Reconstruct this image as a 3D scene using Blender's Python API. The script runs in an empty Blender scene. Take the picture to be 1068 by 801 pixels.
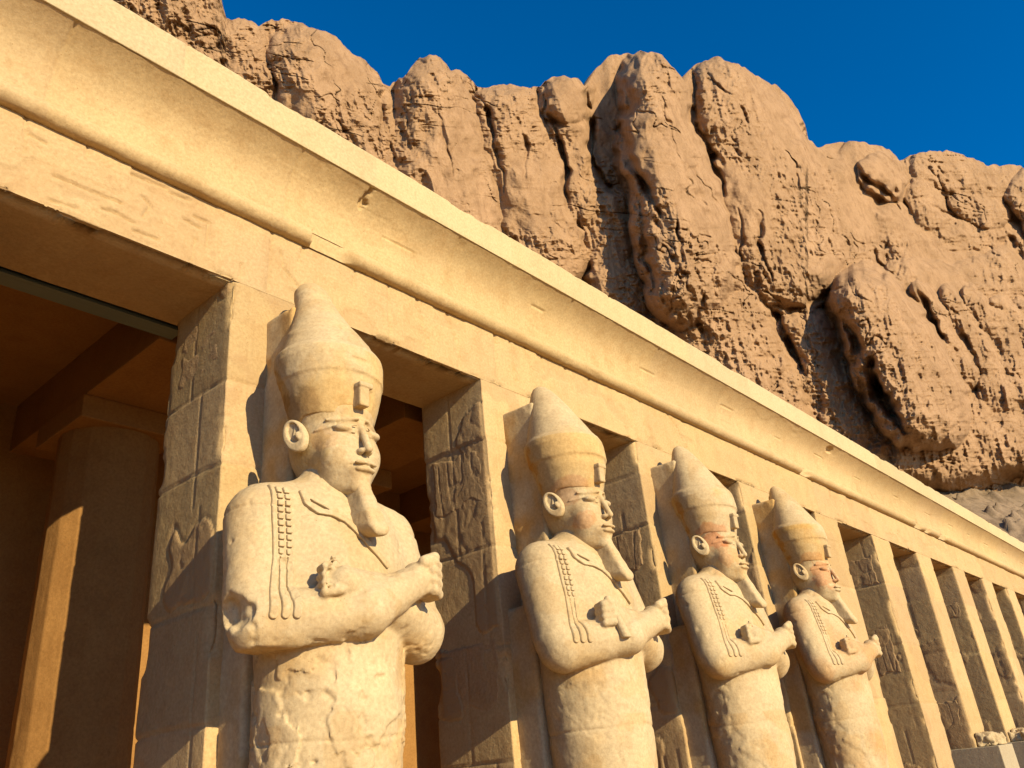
import bpy, math, random
import numpy as np
from mathutils import Vector, Matrix

S = bpy.context.scene
C = S.collection

# ----------------------------------------------------------------------------
# camera, sky, sun, exposure
# ----------------------------------------------------------------------------
EYE = 1.65
RM = np.array([[0.65958035, 0.26874299, 0.70194798],
               [-0.74584623, 0.34968634, 0.5669505],
               [-0.09309765, -0.89749466, 0.43108718]])
FPX, CX, CY = 859.08, 534.0, 400.5
cam_d = bpy.data.cameras.new('camera')
cam = bpy.data.objects.new('camera', cam_d)
C.objects.link(cam)
m = Matrix(((RM[0, 0], -RM[0, 1], -RM[0, 2], 0.0),
            (RM[1, 0], -RM[1, 1], -RM[1, 2], 0.0),
            (RM[2, 0], -RM[2, 1], -RM[2, 2], EYE),
            (0, 0, 0, 1)))
cam.matrix_world = m
cam_d.sensor_width = 36.0
cam_d.lens = 36.0 * FPX / 1068.0
cam_d.clip_start = 0.05
cam_d.clip_end = 3000
S.camera = cam

SUN_TRAVEL = Vector((0.10, 1.0, -0.39)).normalized()
SUN_EL = math.asin(-SUN_TRAVEL.z)
world = bpy.data.worlds.new('World')
S.world = world
world.use_nodes = True
wn, wl = world.node_tree.nodes, world.node_tree.links
wn.clear()
wo = wn.new('ShaderNodeOutputWorld')
wb = wn.new('ShaderNodeBackground')
sky = wn.new('ShaderNodeTexSky')
sky.sky_type = 'NISHITA'
sky.sun_disc = False
sky.sun_elevation = SUN_EL
sky.sun_rotation = math.radians(186)
sky.altitude = 1500
sky.air_density = 0.75
sky.dust_density = 0.0
sky.ozone_density = 3.0
hs = wn.new('ShaderNodeHueSaturation')
hs.inputs['Saturation'].default_value = 1.35
hs.inputs['Value'].default_value = 1.0
wl.new(sky.outputs[0], hs.inputs['Color'])
wl.new(hs.outputs[0], wb.inputs['Color'])
wb.inputs['Strength'].default_value = 0.13
wl.new(wb.outputs[0], wo.inputs['Surface'])

sun_d = bpy.data.lights.new('sun', 'SUN')
sun_d.energy = 4.8
sun_d.angle = math.radians(0.5)
sun_d.color = (1.0, 0.82, 0.53)
sun = bpy.data.objects.new('sun', sun_d)
C.objects.link(sun)
sun.rotation_euler = SUN_TRAVEL.to_track_quat('-Z', 'Y').to_euler()
sun.location = (0, -20, 20)

S.view_settings.view_transform = 'Standard'
S.view_settings.look = 'None'
S.view_settings.exposure = 0.82
S.view_settings.gamma = 1.0
S.view_settings.use_curve_mapping = False
S.render.engine = 'CYCLES'
S.cycles.max_bounces = 8
S.cycles.diffuse_bounces = 6

# ----------------------------------------------------------------------------
# noise
# ----------------------------------------------------------------------------
def _h(i, j, k, seed):
    n = (i.astype(np.int64) * 374761393 + j.astype(np.int64) * 668265263
         + k.astype(np.int64) * 1274126177 + seed * 974634777) & 0xFFFFFFFF
    n = ((n ^ (n >> 13)) * 1274126177) & 0xFFFFFFFF
    n = ((n ^ (n >> 16)) * 2246822519) & 0xFFFFFFFF
    n = n ^ (n >> 15)
    return (n & 0xFFFFFF).astype(np.float32) / 16777215.0

def vnoise(x, y, z, seed=0):
    """value noise in -1..1"""
    x, y, z = np.broadcast_arrays(np.asarray(x, np.float32), np.asarray(y, np.float32), np.asarray(z, np.float32))
    xi, yi, zi = np.floor(x), np.floor(y), np.floor(z)
    fx, fy, fz = x - xi, y - yi, z - zi
    u = fx * fx * fx * (fx * (fx * 6 - 15) + 10)
    v = fy * fy * fy * (fy * (fy * 6 - 15) + 10)
    w = fz * fz * fz * (fz * (fz * 6 - 15) + 10)
    xi, yi, zi = xi.astype(np.int64), yi.astype(np.int64), zi.astype(np.int64)
    def L(a, b, t): return a + (b - a) * t
    c = [[[_h(xi + a, yi + b, zi + d, seed) for d in (0, 1)] for b in (0, 1)] for a in (0, 1)]
    r = L(L(L(c[0][0][0], c[1][0][0], u), L(c[0][1][0], c[1][1][0], u), v),
          L(L(c[0][0][1], c[1][0][1], u), L(c[0][1][1], c[1][1][1], u), v), w)
    return r * 2 - 1

def fbm(x, y, z, oct=4, seed=0, gain=0.5):
    a, s, t = 1.0, 0.0, 0.0
    for o in range(oct):
        f = 2.03 ** o
        s = s + a * vnoise(x * f + 7.1 * o, y * f - 3.3 * o, z * f + 1.7 * o, seed + o)
        t += a
        a *= gain
    return s / t

def sstep(a, b, x):
    t = np.clip((x - a) / (b - a), 0, 1)
    return t * t * (3 - 2 * t)

# ----------------------------------------------------------------------------
# object helpers
# ----------------------------------------------------------------------------
def fast_mesh(name, V, F, smooth=True):
    me = bpy.data.meshes.new(name)
    V = np.asarray(V, np.float32)
    F = np.asarray(F, np.int32)
    k = F.shape[1]
    me.vertices.add(len(V))
    me.vertices.foreach_set('co', V.ravel())
    me.loops.add(F.size)
    me.loops.foreach_set('vertex_index', F.ravel())
    me.polygons.add(len(F))
    me.polygons.foreach_set('loop_start', np.arange(0, F.size, k, dtype=np.int32))
    me.polygons.foreach_set('loop_total', np.full(len(F), k, np.int32))
    me.polygons.foreach_set('use_smooth', np.full(len(F), smooth, bool))
    me.update(calc_edges=True)
    return me

def attr(me, name, vals):
    a = me.attributes.new(name, 'FLOAT', 'POINT')
    a.data.foreach_set('value', np.asarray(vals, np.float32))

def attr_col(me, name, rgb):
    a = me.attributes.new(name, 'FLOAT_COLOR', 'POINT')
    rgba = np.ones((len(rgb), 4), np.float32)
    rgba[:, :3] = rgb
    a.data.foreach_set('color', rgba.ravel())

def link(name, me, mat=None, parent=None, loc=(0, 0, 0)):
    o = bpy.data.objects.new(name, me)
    C.objects.link(o)
    o.location = loc
    if parent is not None:
        o.parent = parent
    if mat is not None:
        me.materials.append(mat)
    return o

def thing(name, label, cat, loc=(0, 0, 0), group=None):
    o = bpy.data.objects.new(name, None)
    C.objects.link(o)
    o.location = loc
    o.empty_display_size = 0.2
    o['label'] = label
    o['category'] = cat
    if group:
        o['group'] = group
    return o

def grid_faces(nu, nv, wrap=False, flip=False):
    i = np.arange(nu if wrap else nu - 1)[:, None]
    j = np.arange(nv - 1)[None, :]
    i2 = (i + 1) % nu
    a, b, c, d = i * nv + j, i2 * nv + j, i2 * nv + j + 1, i * nv + j + 1
    F = np.stack([a + 0 * j, b + 0 * j, c + 0 * j, d + 0 * j], -1).reshape(-1, 4)
    return F[:, ::-1] if flip else F

def box_mesh(name, boxes, bevel=0.0):
    """one mesh of several plain boxes (x0,x1,y0,y1,z0,z1)"""
    V, F = [], []
    for (x0, x1, y0, y1, z0, z1) in boxes:
        n = len(V)
        V += [(x0, y0, z0), (x1, y0, z0), (x1, y1, z0), (x0, y1, z0),
              (x0, y0, z1), (x1, y0, z1), (x1, y1, z1), (x0, y1, z1)]
        F += [(n, n + 3, n + 2, n + 1), (n + 4, n + 5, n + 6, n + 7), (n, n + 1, n + 5, n + 4),
              (n + 1, n + 2, n + 6, n + 5), (n + 2, n + 3, n + 7, n + 6), (n + 3, n, n + 4, n + 7)]
    return fast_mesh(name, V, F, smooth=False)

def add_bevel(o, w=0.012, seg=2):
    b = o.modifiers.new('bevel', 'BEVEL')
    b.width = w
    b.segments = seg
    b.limit_method = 'ANGLE'

# ----------------------------------------------------------------------------
# materials
# ----------------------------------------------------------------------------
def stone(name, ca, cb, cc, scale=1.0, bump=0.35, rough=0.9, use_tint=False, use_old=None, stain=0.5, pits=0.5,
          stretch=(1, 1, 1), grain=1.0):
    """limestone: large blotches, fine grain, darker stains, small pits"""
    mt = bpy.data.materials.new(name)
    mt.use_nodes = True
    N, L = mt.node_tree.nodes, mt.node_tree.links
    bs = N['Principled BSDF']
    bs.inputs['Roughness'].default_value = rough
    bs.inputs['Specular IOR Level'].default_value = 0.15
    tc = N.new('ShaderNodeTexCoord')
    mp = N.new('ShaderNodeMapping')
    mp.inputs['Scale'].default_value = [s * scale for s in stretch]
    L.new(tc.outputs['Object'], mp.inputs['Vector'])
    def noise(s, d=6, r=0.55, dist=0.0):
        n = N.new('ShaderNodeTexNoise')
        n.inputs['Scale'].default_value = s
        n.inputs['Detail'].default_value = d
        n.inputs['Roughness'].default_value = r
        n.inputs['Distortion'].default_value = dist
        L.new(mp.outputs[0], n.inputs['Vector'])
        return n.outputs['Fac']
    def ramp(f, p0, p1, c0=(0, 0, 0, 1), c1=(1, 1, 1, 1)):
        r = N.new('ShaderNodeValToRGB')
        r.color_ramp.elements[0].position = p0
        r.color_ramp.elements[1].position = p1
        r.color_ramp.elements[0].color = c0
        r.color_ramp.elements[1].color = c1
        L.new(f, r.inputs[0])
        return r.outputs[0]
    def mix(f, a, b, mode='MIX'):
        x = N.new('ShaderNodeMix')
        x.data_type = 'RGBA'
        x.blend_type = mode
        for s, v in ((0, f), (6, a), (7, b)):
            if hasattr(v, 'links'):
                L.new(v, x.inputs[s])
            elif s == 0:
                x.inputs[0].default_value = v
            else:
                x.inputs[s].default_value = (*v, 1) if len(v) == 3 else v
        return x.outputs[2]
    def math_(op, a, b):
        x = N.new('ShaderNodeMath')
        x.operation = op
        for s, v in ((0, a), (1, b)):
            if hasattr(v, 'links'):
                L.new(v, x.inputs[s])
            else:
                x.inputs[s].default_value = v
        return x.outputs[0]
    big = ramp(noise(1.1, 5, 0.6, 0.4), 0.35, 0.66)
    col = mix(big, ca, cb)
    med = ramp(noise(4.5, 6, 0.65), 0.48, 0.72)
    col = mix(math_('MULTIPLY', med, stain), col, cc)
    fine = ramp(noise(38 * grain, 4, 0.7), 0.25, 0.75, (0.78, 0.75, 0.70, 1), (1.14, 1.14, 1.14, 1))
    col = mix(1.0, col, fine, 'MULTIPLY')
    sp = N.new('ShaderNodeTexVoronoi')
    sp.inputs['Scale'].default_value = 30 * grain
    L.new(mp.outputs[0], sp.inputs['Vector'])
    spk = ramp(sp.outputs['Distance'], 0.06, 0.16, (0.66, 0.58, 0.48, 1), (1, 1, 1, 1))
    spg = ramp(noise(6.0, 4, 0.7), 0.50, 0.62)
    col = mix(spg, col, mix(1.0, col, spk, 'MULTIPLY'))
    if use_tint:
        a = N.new('ShaderNodeAttribute')
        a.attribute_name = 'tint'
        col = mix(1.0, col, a.outputs['Color'], 'MULTIPLY')
    h = math_('ADD', math_('MULTIPLY', noise(9, 6, 0.6), 0.9), math_('MULTIPLY', noise(55 * grain, 5, 0.7), 0.35))
    vo = N.new('ShaderNodeTexVoronoi')
    vo.inputs['Scale'].default_value = 22 * grain
    L.new(mp.outputs[0], vo.inputs['Vector'])
    pit = ramp(vo.outputs['Distance'], 0.0, 0.22)
    gate = ramp(noise(3.3, 3), 0.5, 0.6)
    pitf = math_('MULTIPLY', gate, pits)
    pp = mix(pitf, (1, 1, 1), pit)
    h = math_('ADD', h, math_('MULTIPLY', pp, 0.35))
    if use_old:
        a = N.new('ShaderNodeAttribute')
        a.attribute_name = 'old'
        col = mix(math_('MULTIPLY', a.outputs['Fac'], 0.75), col, use_old)
        rgh = noise(14, 8, 0.75)
        h = math_('ADD', h, math_('MULTIPLY', math_('MULTIPLY', rgh, a.outputs['Fac']), 1.6))
    L.new(col, bs.inputs['Base Color'])
    bp = N.new('ShaderNodeBump')
    bp.inputs['Strength'].default_value = bump
    bp.inputs['Distance'].default_value = 0.02 / scale
    L.new(h, bp.inputs['Height'])
    L.new(bp.outputs[0], bs.inputs['Normal'])
    return mt

M = {}
M['facade'] = stone('facade_limestone', (0.405, 0.290, 0.150), (0.445, 0.315, 0.155), (0.35, 0.220, 0.100), bump=0.5, use_old=(0.33, 0.215, 0.105), stain=0.6, use_tint=True)
M['fascia'] = stone('fascia_limestone', (0.43, 0.345, 0.20), (0.45, 0.355, 0.20), (0.37, 0.28, 0.15), bump=0.3, stain=0.45, use_tint=True)
M['cavetto'] = stone('cavetto_limestone', (0.41, 0.30, 0.155), (0.45, 0.33, 0.17), (0.36, 0.235, 0.105), bump=0.3, stain=0.6, use_tint=True)
M['statue'] = stone('statue_limestone', (0.41, 0.325, 0.195), (0.44, 0.34, 0.195), (0.34, 0.25, 0.14), bump=0.35, use_tint=True, stain=0.55, pits=0.5)
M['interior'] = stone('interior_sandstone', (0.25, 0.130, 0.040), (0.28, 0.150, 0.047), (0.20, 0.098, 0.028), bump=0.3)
M['fragment'] = stone('old_fragment_stone', (0.36, 0.245, 0.125), (0.40, 0.275, 0.14), (0.28, 0.18, 0.085), bump=0.6, pits=0.8)
M['plinth'] = stone('grey_plinth_stone', (0.33, 0.28, 0.19), (0.36, 0.30, 0.20), (0.29, 0.23, 0.14), bump=0.4)
M['cliff'] = stone('cliff_limestone', (0.262, 0.164, 0.088), (0.33, 0.210, 0.118), (0.175, 0.102, 0.052), scale=0.16, bump=1.0,
                   stain=0.75, pits=0.6, stretch=(1, 1, 0.6), grain=0.8)
M['scree'] = stone('scree_gravel', (0.19, 0.14, 0.09), (0.24, 0.175, 0.115), (0.10, 0.072, 0.045), scale=0.13, bump=1.0, stain=0.9)
M['sand'] = stone('sandy_paving', (0.47, 0.28, 0.12), (0.50, 0.30, 0.135), (0.40, 0.23, 0.09), scale=0.6, bump=0.4)
def plain(name, col, rough=0.6, metal=0.0):
    mt = bpy.data.materials.new(name)
    mt.use_nodes = True
    N, L = mt.node_tree.nodes, mt.node_tree.links
    b = N['Principled BSDF']
    b.inputs['Roughness'].default_value = rough
    b.inputs['Metallic'].default_value = metal
    n = N.new('ShaderNodeTexNoise')
    n.inputs['Scale'].default_value = 12
    r = N.new('ShaderNodeValToRGB')
    r.color_ramp.elements[0].color = (*[c * 0.75 for c in col], 1)
    r.color_ramp.elements[1].color = (*[min(1, c * 1.2) for c in col], 1)
    L.new(n.outputs['Fac'], r.inputs[0])
    L.new(r.outputs[0], b.inputs['Base Color'])
    return mt
M['steel'] = plain('painted_steel', (0.10, 0.13, 0.12), 0.5)

# ----------------------------------------------------------------------------
# the setting: ground, scree, cliff
# ----------------------------------------------------------------------------
def struct(o):
    o['kind'] = 'structure'
    return o

gm = fast_mesh('ground', [(-900, -900, 0), (900, -900, 0), (900, 900, 0), (-900, 900, 0)], [(0, 1, 2, 3)])
struct(link('ground', gm, M['sand']))

def px_ray(px, py):
    d = np.stack([px - CX, py - CY, np.full_like(px, FPX)], -1)
    d = d @ RM.T
    return d / np.linalg.norm(d, axis=-1, keepdims=True)

# the cliff stands along a straight line behind the temple: Y + 0.4 X = 95
CL_N, CL_D = np.array([0.4, 1.0, 0.0]), 95.0

skyline = [(-160, -330), (60, -240), (150, -120), (205, -50), (225, -20), (231, 0), (233, 10), (236, 20), (243, 20), (252, 20), (262, 22), (270, 26), (276, 24),
           (284, 21), (297, 20), (310, 24), (328, 28), (345, 36), (355, 41), (362, 50), (372, 58), (381, 64), (387, 72), (394, 77),
           (399, 87), (407, 89), (412, 86), (418, 82), (425, 75), (430, 68), (437, 61), (448, 58), (459, 59), (466, 66), (470, 72),
           (480, 75), (490, 82), (500, 91), (510, 91), (520, 88), (540, 90), (555, 92), (566, 91), (568, 85), (575, 80), (590, 79),
           (603, 83), (610, 91), (614, 87), (618, 80), (622, 72), (634, 60), (650, 55), (660, 57), (668, 53), (680, 54), (690, 57),
           (700, 68), (711, 80), (716, 87), (719, 74), (727, 66), (740, 62), (752, 60), (765, 65), (780, 73), (796, 82), (810, 90),
           (822, 102), (832, 115), (840, 130), (843, 145), (852, 152), (862, 152), (880, 149), (900, 148), (920, 152), (930, 158),
           (938, 166), (944, 167), (952, 161), (975, 158), (985, 157), (1000, 159), (1020, 166), (1031, 173), (1045, 171), (1060, 173),
           (1075, 176), (1120, 190), (1180, 180), (1260, 200)]
# buttresses: list of (x, y, radius) in the elevation drawing, base depth, bulge (m)
lobes = [
    ([(60, -160, 80), (150, -40, 75), (190, 40, 62)], -1, 7.0),
    ([(248, 42, 33), (262, 90, 42), (280, 150, 45)], 0.5, 4.5),
    ([(320, 75, 52), (350, 120, 62), (370, 190, 62)], 1.5, 6.5),
    ([(449, 98, 42), (455, 165, 62), (470, 260, 68)], 1.5, 7.0),
    ([(450, 72, 16), (448, 80, 18)], 4.5, 2.0),
    ([(528, 125, 38), (548, 180, 44), (572, 255, 50)], 2.0, 5.0),
    ([(590, 101, 24), (588, 112, 22)], 4.0, 2.8),
    ([(592, 140, 24), (603, 180, 26), (612, 220, 22)], 2.5, 3.4),
    ([(640, 80, 28), (640, 130, 30), (655, 190, 34)], -11.0, 5.0),
    ([(682, 84, 32), (690, 140, 42), (706, 210, 52), (722, 290, 56)], 5.5, 9.0),
    ([(758, 98, 40), (778, 150, 56), (805, 215, 66), (822, 268, 64)], 2.5, 8.0),
    ([(632, 222, 27), (642, 270, 32), (655, 330, 36)], 1.5, 4.4),
    ([(672, 235, 18), (690, 300, 26)], -0.5, 3.0),
    ([(872, 190, 36), (888, 240, 42), (905, 280, 40)], -0.5, 5.0),
    ([(850, 170, 16), (862, 220, 20), (880, 270, 20)], 2.0, 3.0),
    ([(925, 225, 22), (948, 265, 26)], 0.5, 4.0),
    ([(960, 200, 20), (972, 225, 22)], 1.0, 3.5),
    ([(905, 170, 30), (930, 190, 24)], 1.0, 3.0),
    ([(918, 182, 22), (926, 188, 20)], 4.5, 3.0),
    ([(975, 175, 30), (1010, 180, 30), (1040, 190, 28)], 0.5, 4.0),
    ([(985, 240, 30), (1020, 255, 30), (1090, 262, 36)], -2.0, 5.0),
    ([(1085, 205, 36), (1120, 240, 55)], 3.0, 6.0),
    ([(1000, 275, 34), (1050, 290, 40)], 0.5, 3.5),
    ([(752, 338, 50), (772, 385, 56), (800, 450, 60)], 5.0, 6.0),
    ([(712, 350, 38), (730, 400, 50)], 2.5, 4.0),
    ([(838, 345, 30), (862, 395, 38), (895, 450, 42)], 3.5, 5.0),
    ([(905, 318, 40), (935, 372, 50), (962, 425, 50)], 9.5, 9.5),
    ([(985, 345, 34), (1010, 375, 34), (1040, 420, 40)], 0.5, 4.0),
    ([(1050, 340, 30), (1080, 370, 34), (1110, 400, 40)], 0.0, 4.0),
    ([(945, 292, 26), (990, 300, 26), (1040, 292, 30)], 4.0, 3.0),
    ([(958, 300, 11), (984, 340, 15), (1008, 392, 17)], 6.5, 3.4),
    ([(985, 305, 11), (1013, 342, 15), (1039, 389, 17)], 6.1, 3.4),
    ([(1012, 310, 11), (1042, 344, 15), (1070, 386, 17)], 5.7, 3.4),
    ([(1039, 315, 11), (1071, 346, 15), (1101, 383, 17)], 5.3, 3.4),
    ([(1066, 320, 11), (1100, 348, 15), (1132, 380, 17)], 4.9, 3.4),
    ([(985, 420, 20), (1020, 430, 22)], 6.0, 3.2),
    ([(1040, 408, 24), (1075, 418, 24)], 6.5, 3.6),
    ([(700, 318, 22), (735, 318, 26)], 4.0, 3.5),
    ([(905, 228, 24), (935, 252, 26)], 0.5, 3.4),
    ([(955, 250, 22), (985, 268, 24)], 0.0, 3.4),
    ([(1010, 205, 20), (1035, 222, 20)], 1.5, 3.0),
    ([(150, 130, 50), (170, 330, 60)], 1.0, 6.0),
    ([(255, 230, 46), (280, 400, 60)], 1.5, 6.0),
    ([(375, 270, 55), (400, 460, 60)], 1.5, 6.5),
    ([(480, 350, 52), (500, 470, 56)], 2.0, 6.5),
    ([(590, 370, 44), (610, 480, 50)], 1.5, 6.0),
    ([(690, 440, 40), (700, 490, 40)], 2.0, 5.0),
    ([(930, 470, 34), (990, 465, 34), (1060, 455, 36), (1150, 450, 40)], 5.5, 4.0),
]
cracks = [
    ([(273, 26), (279, 60), (287, 105)], 4, 3.0), ([(402, 88), (395, 115), (391, 150)], 4, 3.0),
    ([(500, 92), (508, 130), (519, 165), (526, 200)], 3.2, 3.0), ([(568, 90), (570, 118), (580, 132), (592, 133)], 2.6, 2.5),
    ([(572, 122), (583, 150), (588, 180), (597, 215)], 3.0, 3.2), ([(612, 92), (616, 130), (622, 170), (633, 200), (650, 212)], 3.8, 5.0),
    ([(661, 58), (659, 85), (657, 110), (648, 132), (660, 165), (672, 200), (688, 225)], 5, 4.0),
    ([(714, 85), (722, 118), (733, 150), (744, 180), (756, 205)], 3.2, 5.0), ([(792, 215), (797, 270), (806, 300)], 3.0, 2.6),
    ([(705, 215), (708, 260), (716, 300)], 2.6, 2.2), ([(668, 215), (675, 265), (680, 310)], 5, 4.0),
    ([(604, 215), (612, 260), (616, 300)], 4, 3.0), ([(735, 82), (748, 92), (762, 100)], 1.6, 1.2),
    ([(766, 108), (776, 118), (782, 135)], 1.5, 1.2), ([(818, 160), (828, 180), (834, 198)], 1.6, 1.5),
    ([(813, 330), (822, 360), (836, 392)], 3.6, 4.0), ([(878, 335), (902, 375), (920, 410), (940, 452)], 6.5, 8.0),
    ([(950, 290), (962, 318), (978, 345), (1000, 370)], 3.4, 3.5), ([(995, 325), (1008, 350), (1016, 368)], 2.6, 2.5),
    ([(898, 178), (905, 192), (925, 200), (938, 222)], 4.0, 3.2), ([(940, 168), (944, 186), (950, 196)], 3.2, 3.2),
    ([(912, 255), (920, 275), (932, 284)], 4.5, 3.0), ([(965, 165), (966, 176), (975, 185)], 2.0, 1.8),
    ([(735, 305), (728, 330), (738, 352)], 4.5, 3.0), ([(1045, 235), (1052, 255), (1065, 270)], 6.5, 4.5),
    ([(455, 100), (462, 150), (470, 190)], 1.6, 0.9), ([(330, 100), (345, 96), (352, 104)], 1.5, 1.2),
    ([(560, 225), (575, 228), (590, 240)], 3.0, 1.8), ([(800, 322), (830, 318), (862, 308), (885, 296)], 3.5, 3.0),
    ([(350, 130), (368, 150), (374, 170)], 3.0, 2.0), ([(415, 95), (420, 120), (418, 150)], 1.6, 1.0),
    ([(540, 120), (548, 150), (546, 185)], 2.0, 1.2), ([(690, 100), (700, 130), (706, 170)], 1.6, 1.0),
    ([(960, 215), (985, 222), (1005, 224)], 2.5, 1.6), ([(985, 262), (1010, 258), (1040, 270)], 2.5, 1.6),
    ([(885, 370), (900, 400), (905, 430)], 2.0, 1.0), ([(770, 215), (775, 250), (772, 285)], 2.0, 1.2),
]
def seg_field(px, py, poly):
    """distance to a polyline and the interpolated third value"""
    best = np.full(px.shape, 1e9, np.float32)
    val = np.zeros(px.shape, np.float32)
    for a, b in zip(poly[:-1], poly[1:]):
        dx, dy = b[0] - a[0], b[1] - a[1]
        t = np.clip(((px - a[0]) * dx + (py - a[1]) * dy) / (dx * dx + dy * dy), 0, 1)
        d = np.hypot(px - a[0] - t * dx, py - a[1] - t * dy)
        k = d < best
        best = np.where(k, d, best)
        if len(a) > 2:
            r = a[2] + (b[2] - a[2]) * t
            val = np.where(k, r, val)
    return best, val

def build_cliff():
    xs = np.concatenate([np.arange(-160, 100, 4.0), np.arange(100, 1090, 0.85), np.arange(1090, 1261, 4.0)]).astype(np.float32)
    sx, sy = zip(*skyline)
    top = np.interp(xs, sx, sy) + 1.6 * vnoise(xs / 9, 0, 0, 5) + 0.9 * vnoise(xs / 3.5, 0, 0, 6)
    bot = np.where(xs < 960, 0.5907 * (xs - 111) + 45, 0.5907 * 849 + 45)
    bot = np.minimum(bot, 512)
    bot = np.maximum(bot, top + 60)
    nv = 470
    v = np.linspace(0, 1, nv, dtype=np.float32) ** 1.0
    bot2 = np.maximum(np.minimum(bot + 300, 516), bot + 3)
    v2 = np.linspace(0, 1, 101, dtype=np.float32)[1:]
    PY = np.concatenate([top[:, None] + (bot - top)[:, None] * v[None, :], bot[:, None] + (bot2 - bot)[:, None] * v2[None, :]], 1).astype(np.float32)
    nv = PY.shape[1]
    PX = np.repeat(xs[:, None], nv, 1)
    # warp so that no outline is a clean curve
    wx = PX + 7 * fbm(PX / 42, PY / 42, 0, 3, 11) + 2.2 * vnoise(PX / 9, PY / 9, 0, 14)
    wy = PY + 7 * fbm(PX / 42, PY / 42, 5, 3, 21) + 2.2 * vnoise(PX / 9, PY / 9, 3, 24)
    d = np.full(PX.shape, -9.0, np.float32) + 1.5 * fbm(PX / 60, PY / 60, 2, 3, 3)
    for poly, base, A in lobes:
        dist, r = seg_field(wx, wy, poly)
        q = np.clip(dist / r, 0, 1.6)
        prof = np.where(q < 1, np.sqrt(np.maximum(1 - q ** 2.0, 0)), -(q - 1) * 2.5)
        val = 1.3 * base + 1.55 * A * prof
        k = 0.5
        hh = np.clip(0.5 + 0.5 * (d - val) / k, 0, 1)
        d = val + (d - val) * hh + k * hh * (1 - hh)
    for poly, w, depth in cracks:
        n_ = len(poly)
        tap = [(a[0], a[1], (0.25 if i_ in (0, n_ - 1) else 1.0)) for i_, a in enumerate(poly)]
        dist, tp = seg_field(wx, wy, tap)
        wv = w * (0.45 + 0.75 * tp) * (0.8 + 0.5 * vnoise(PX / 9, PY / 9, 2, 10))
        d = d - 1.35 * depth * np.exp(-(dist / wv) ** 2) * (0.65 + 0.5 * vnoise(PX / 15, PY / 15, 1, 9)) * tp
    # weathering: lumps, flutes leaning with the beds, crumbly zones
    rough_zone = sstep(0.25, 0.75, 0.42 + 0.9 * fbm(PX / 70, PY / 70, 9, 3, 41)
                       + 0.40 * sstep(190, 330, PY - 0.15 * (PX - 600)) + 0.25 * sstep(840, 960, PX) + 0.6 * (PX < 236))
    sl = PX - 0.24 * PY
    lump = np.abs(fbm(sl / 30, PY / 52, 0, 2, 51))
    d = d + 1.8 * (0.35 - lump)
    lump2 = np.abs(vnoise(sl / 9, PY / 17, 4, 52)) + 0.6 * np.abs(vnoise(sl / 4.6, PY / 8, 4, 58))
    d = d + 0.8 * (0.5 - lump2) * (0.18 + rough_zone)
    lump3 = np.abs(vnoise(PX / 5.2 + 0.3 * PY / 5, PY / 4.6, 6, 54)) + 0.5 * np.abs(vnoise(PX / 2.4, PY / 2.2, 6, 55))
    d = d + 0.46 * (0.4 - lump3) * (0.22 + 1.0 * rough_zone)
    pitn = fbm(PX / 6, PY / 7.5, 11, 3, 56)
    d = d - 0.55 * np.clip(pitn - 0.22, 0, 0.5) * (0.3 + rough_zone)
    d = d + 1.0 * fbm(PX / 30, PY / 40, 3, 4, 61)
    st_ = (PY - 0.10 * PX) / 15 + 1.2 * fbm(PX / 50, PY / 50, 1, 3, 67)
    d = d + 0.7 * (np.abs((st_ % 1) - 0.5) - 0.25) * sstep(880, 960, PX) * sstep(-0.2, 0.3, fbm(PX / 60, PY / 40, 3, 2, 68))
    crk = np.abs(fbm(sl / 34 + 0.6 * fbm(PX / 20, PY / 20, 1, 2, 62), PY / 90, 8, 3, 81))
    d = d - 0.6 * (1 - sstep(0.0, 0.03, crk)) * sstep(-0.1, 0.3, fbm(PX / 45, PY / 45, 4, 2, 63))
    bed = np.abs(fbm(PX / 80, (PY - 0.12 * PX) / 17, 5, 3, 64))
    d = d - 0.7 * (1 - sstep(0.0, 0.05, bed)) * sstep(0.05, 0.35, fbm(PX / 50, PY / 40, 7, 2, 65)) * (0.2 + 0.8 * rough_zone)
    ray = px_ray(PX.astype(np.float64), PY.astype(np.float64))
    t = CL_D / (ray @ CL_N)
    t = np.minimum(t, 420)
    P = ray * (t - d * np.minimum(t, 150) / 110)[..., None]
    P[..., 2] += EYE
    # the plateau behind the edge, so that the cliff is a solid mass
    e = P[:, 0, :].copy()
    n = CL_N / np.linalg.norm(CL_N)
    b1 = e + n * 3 + [0, 0, 0.4]
    b2 = e + n * 45 + [0, 0, -3.0]
    foot = P[:, -1, :].copy()
    k0 = int(np.argmin(np.abs(xs - 1000)))
    zb = foot[k0, 2]
    foot[:, 2] = np.where(xs < 962, np.minimum(foot[:, 2] - 2, zb), foot[:, 2] - 3)
    full = np.concatenate([b2[:, None], b1[:, None], P, foot[:, None]], 1)
    F = grid_faces(len(xs), nv + 3, flip=True)
    crest = np.where((xs < 962)[:, None], foot, P[:, -1, :])
    me = fast_mesh('cliff', full.reshape(-1, 3), F)
    struct(link('cliff', me, M['cliff']))
    return crest, xs

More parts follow.
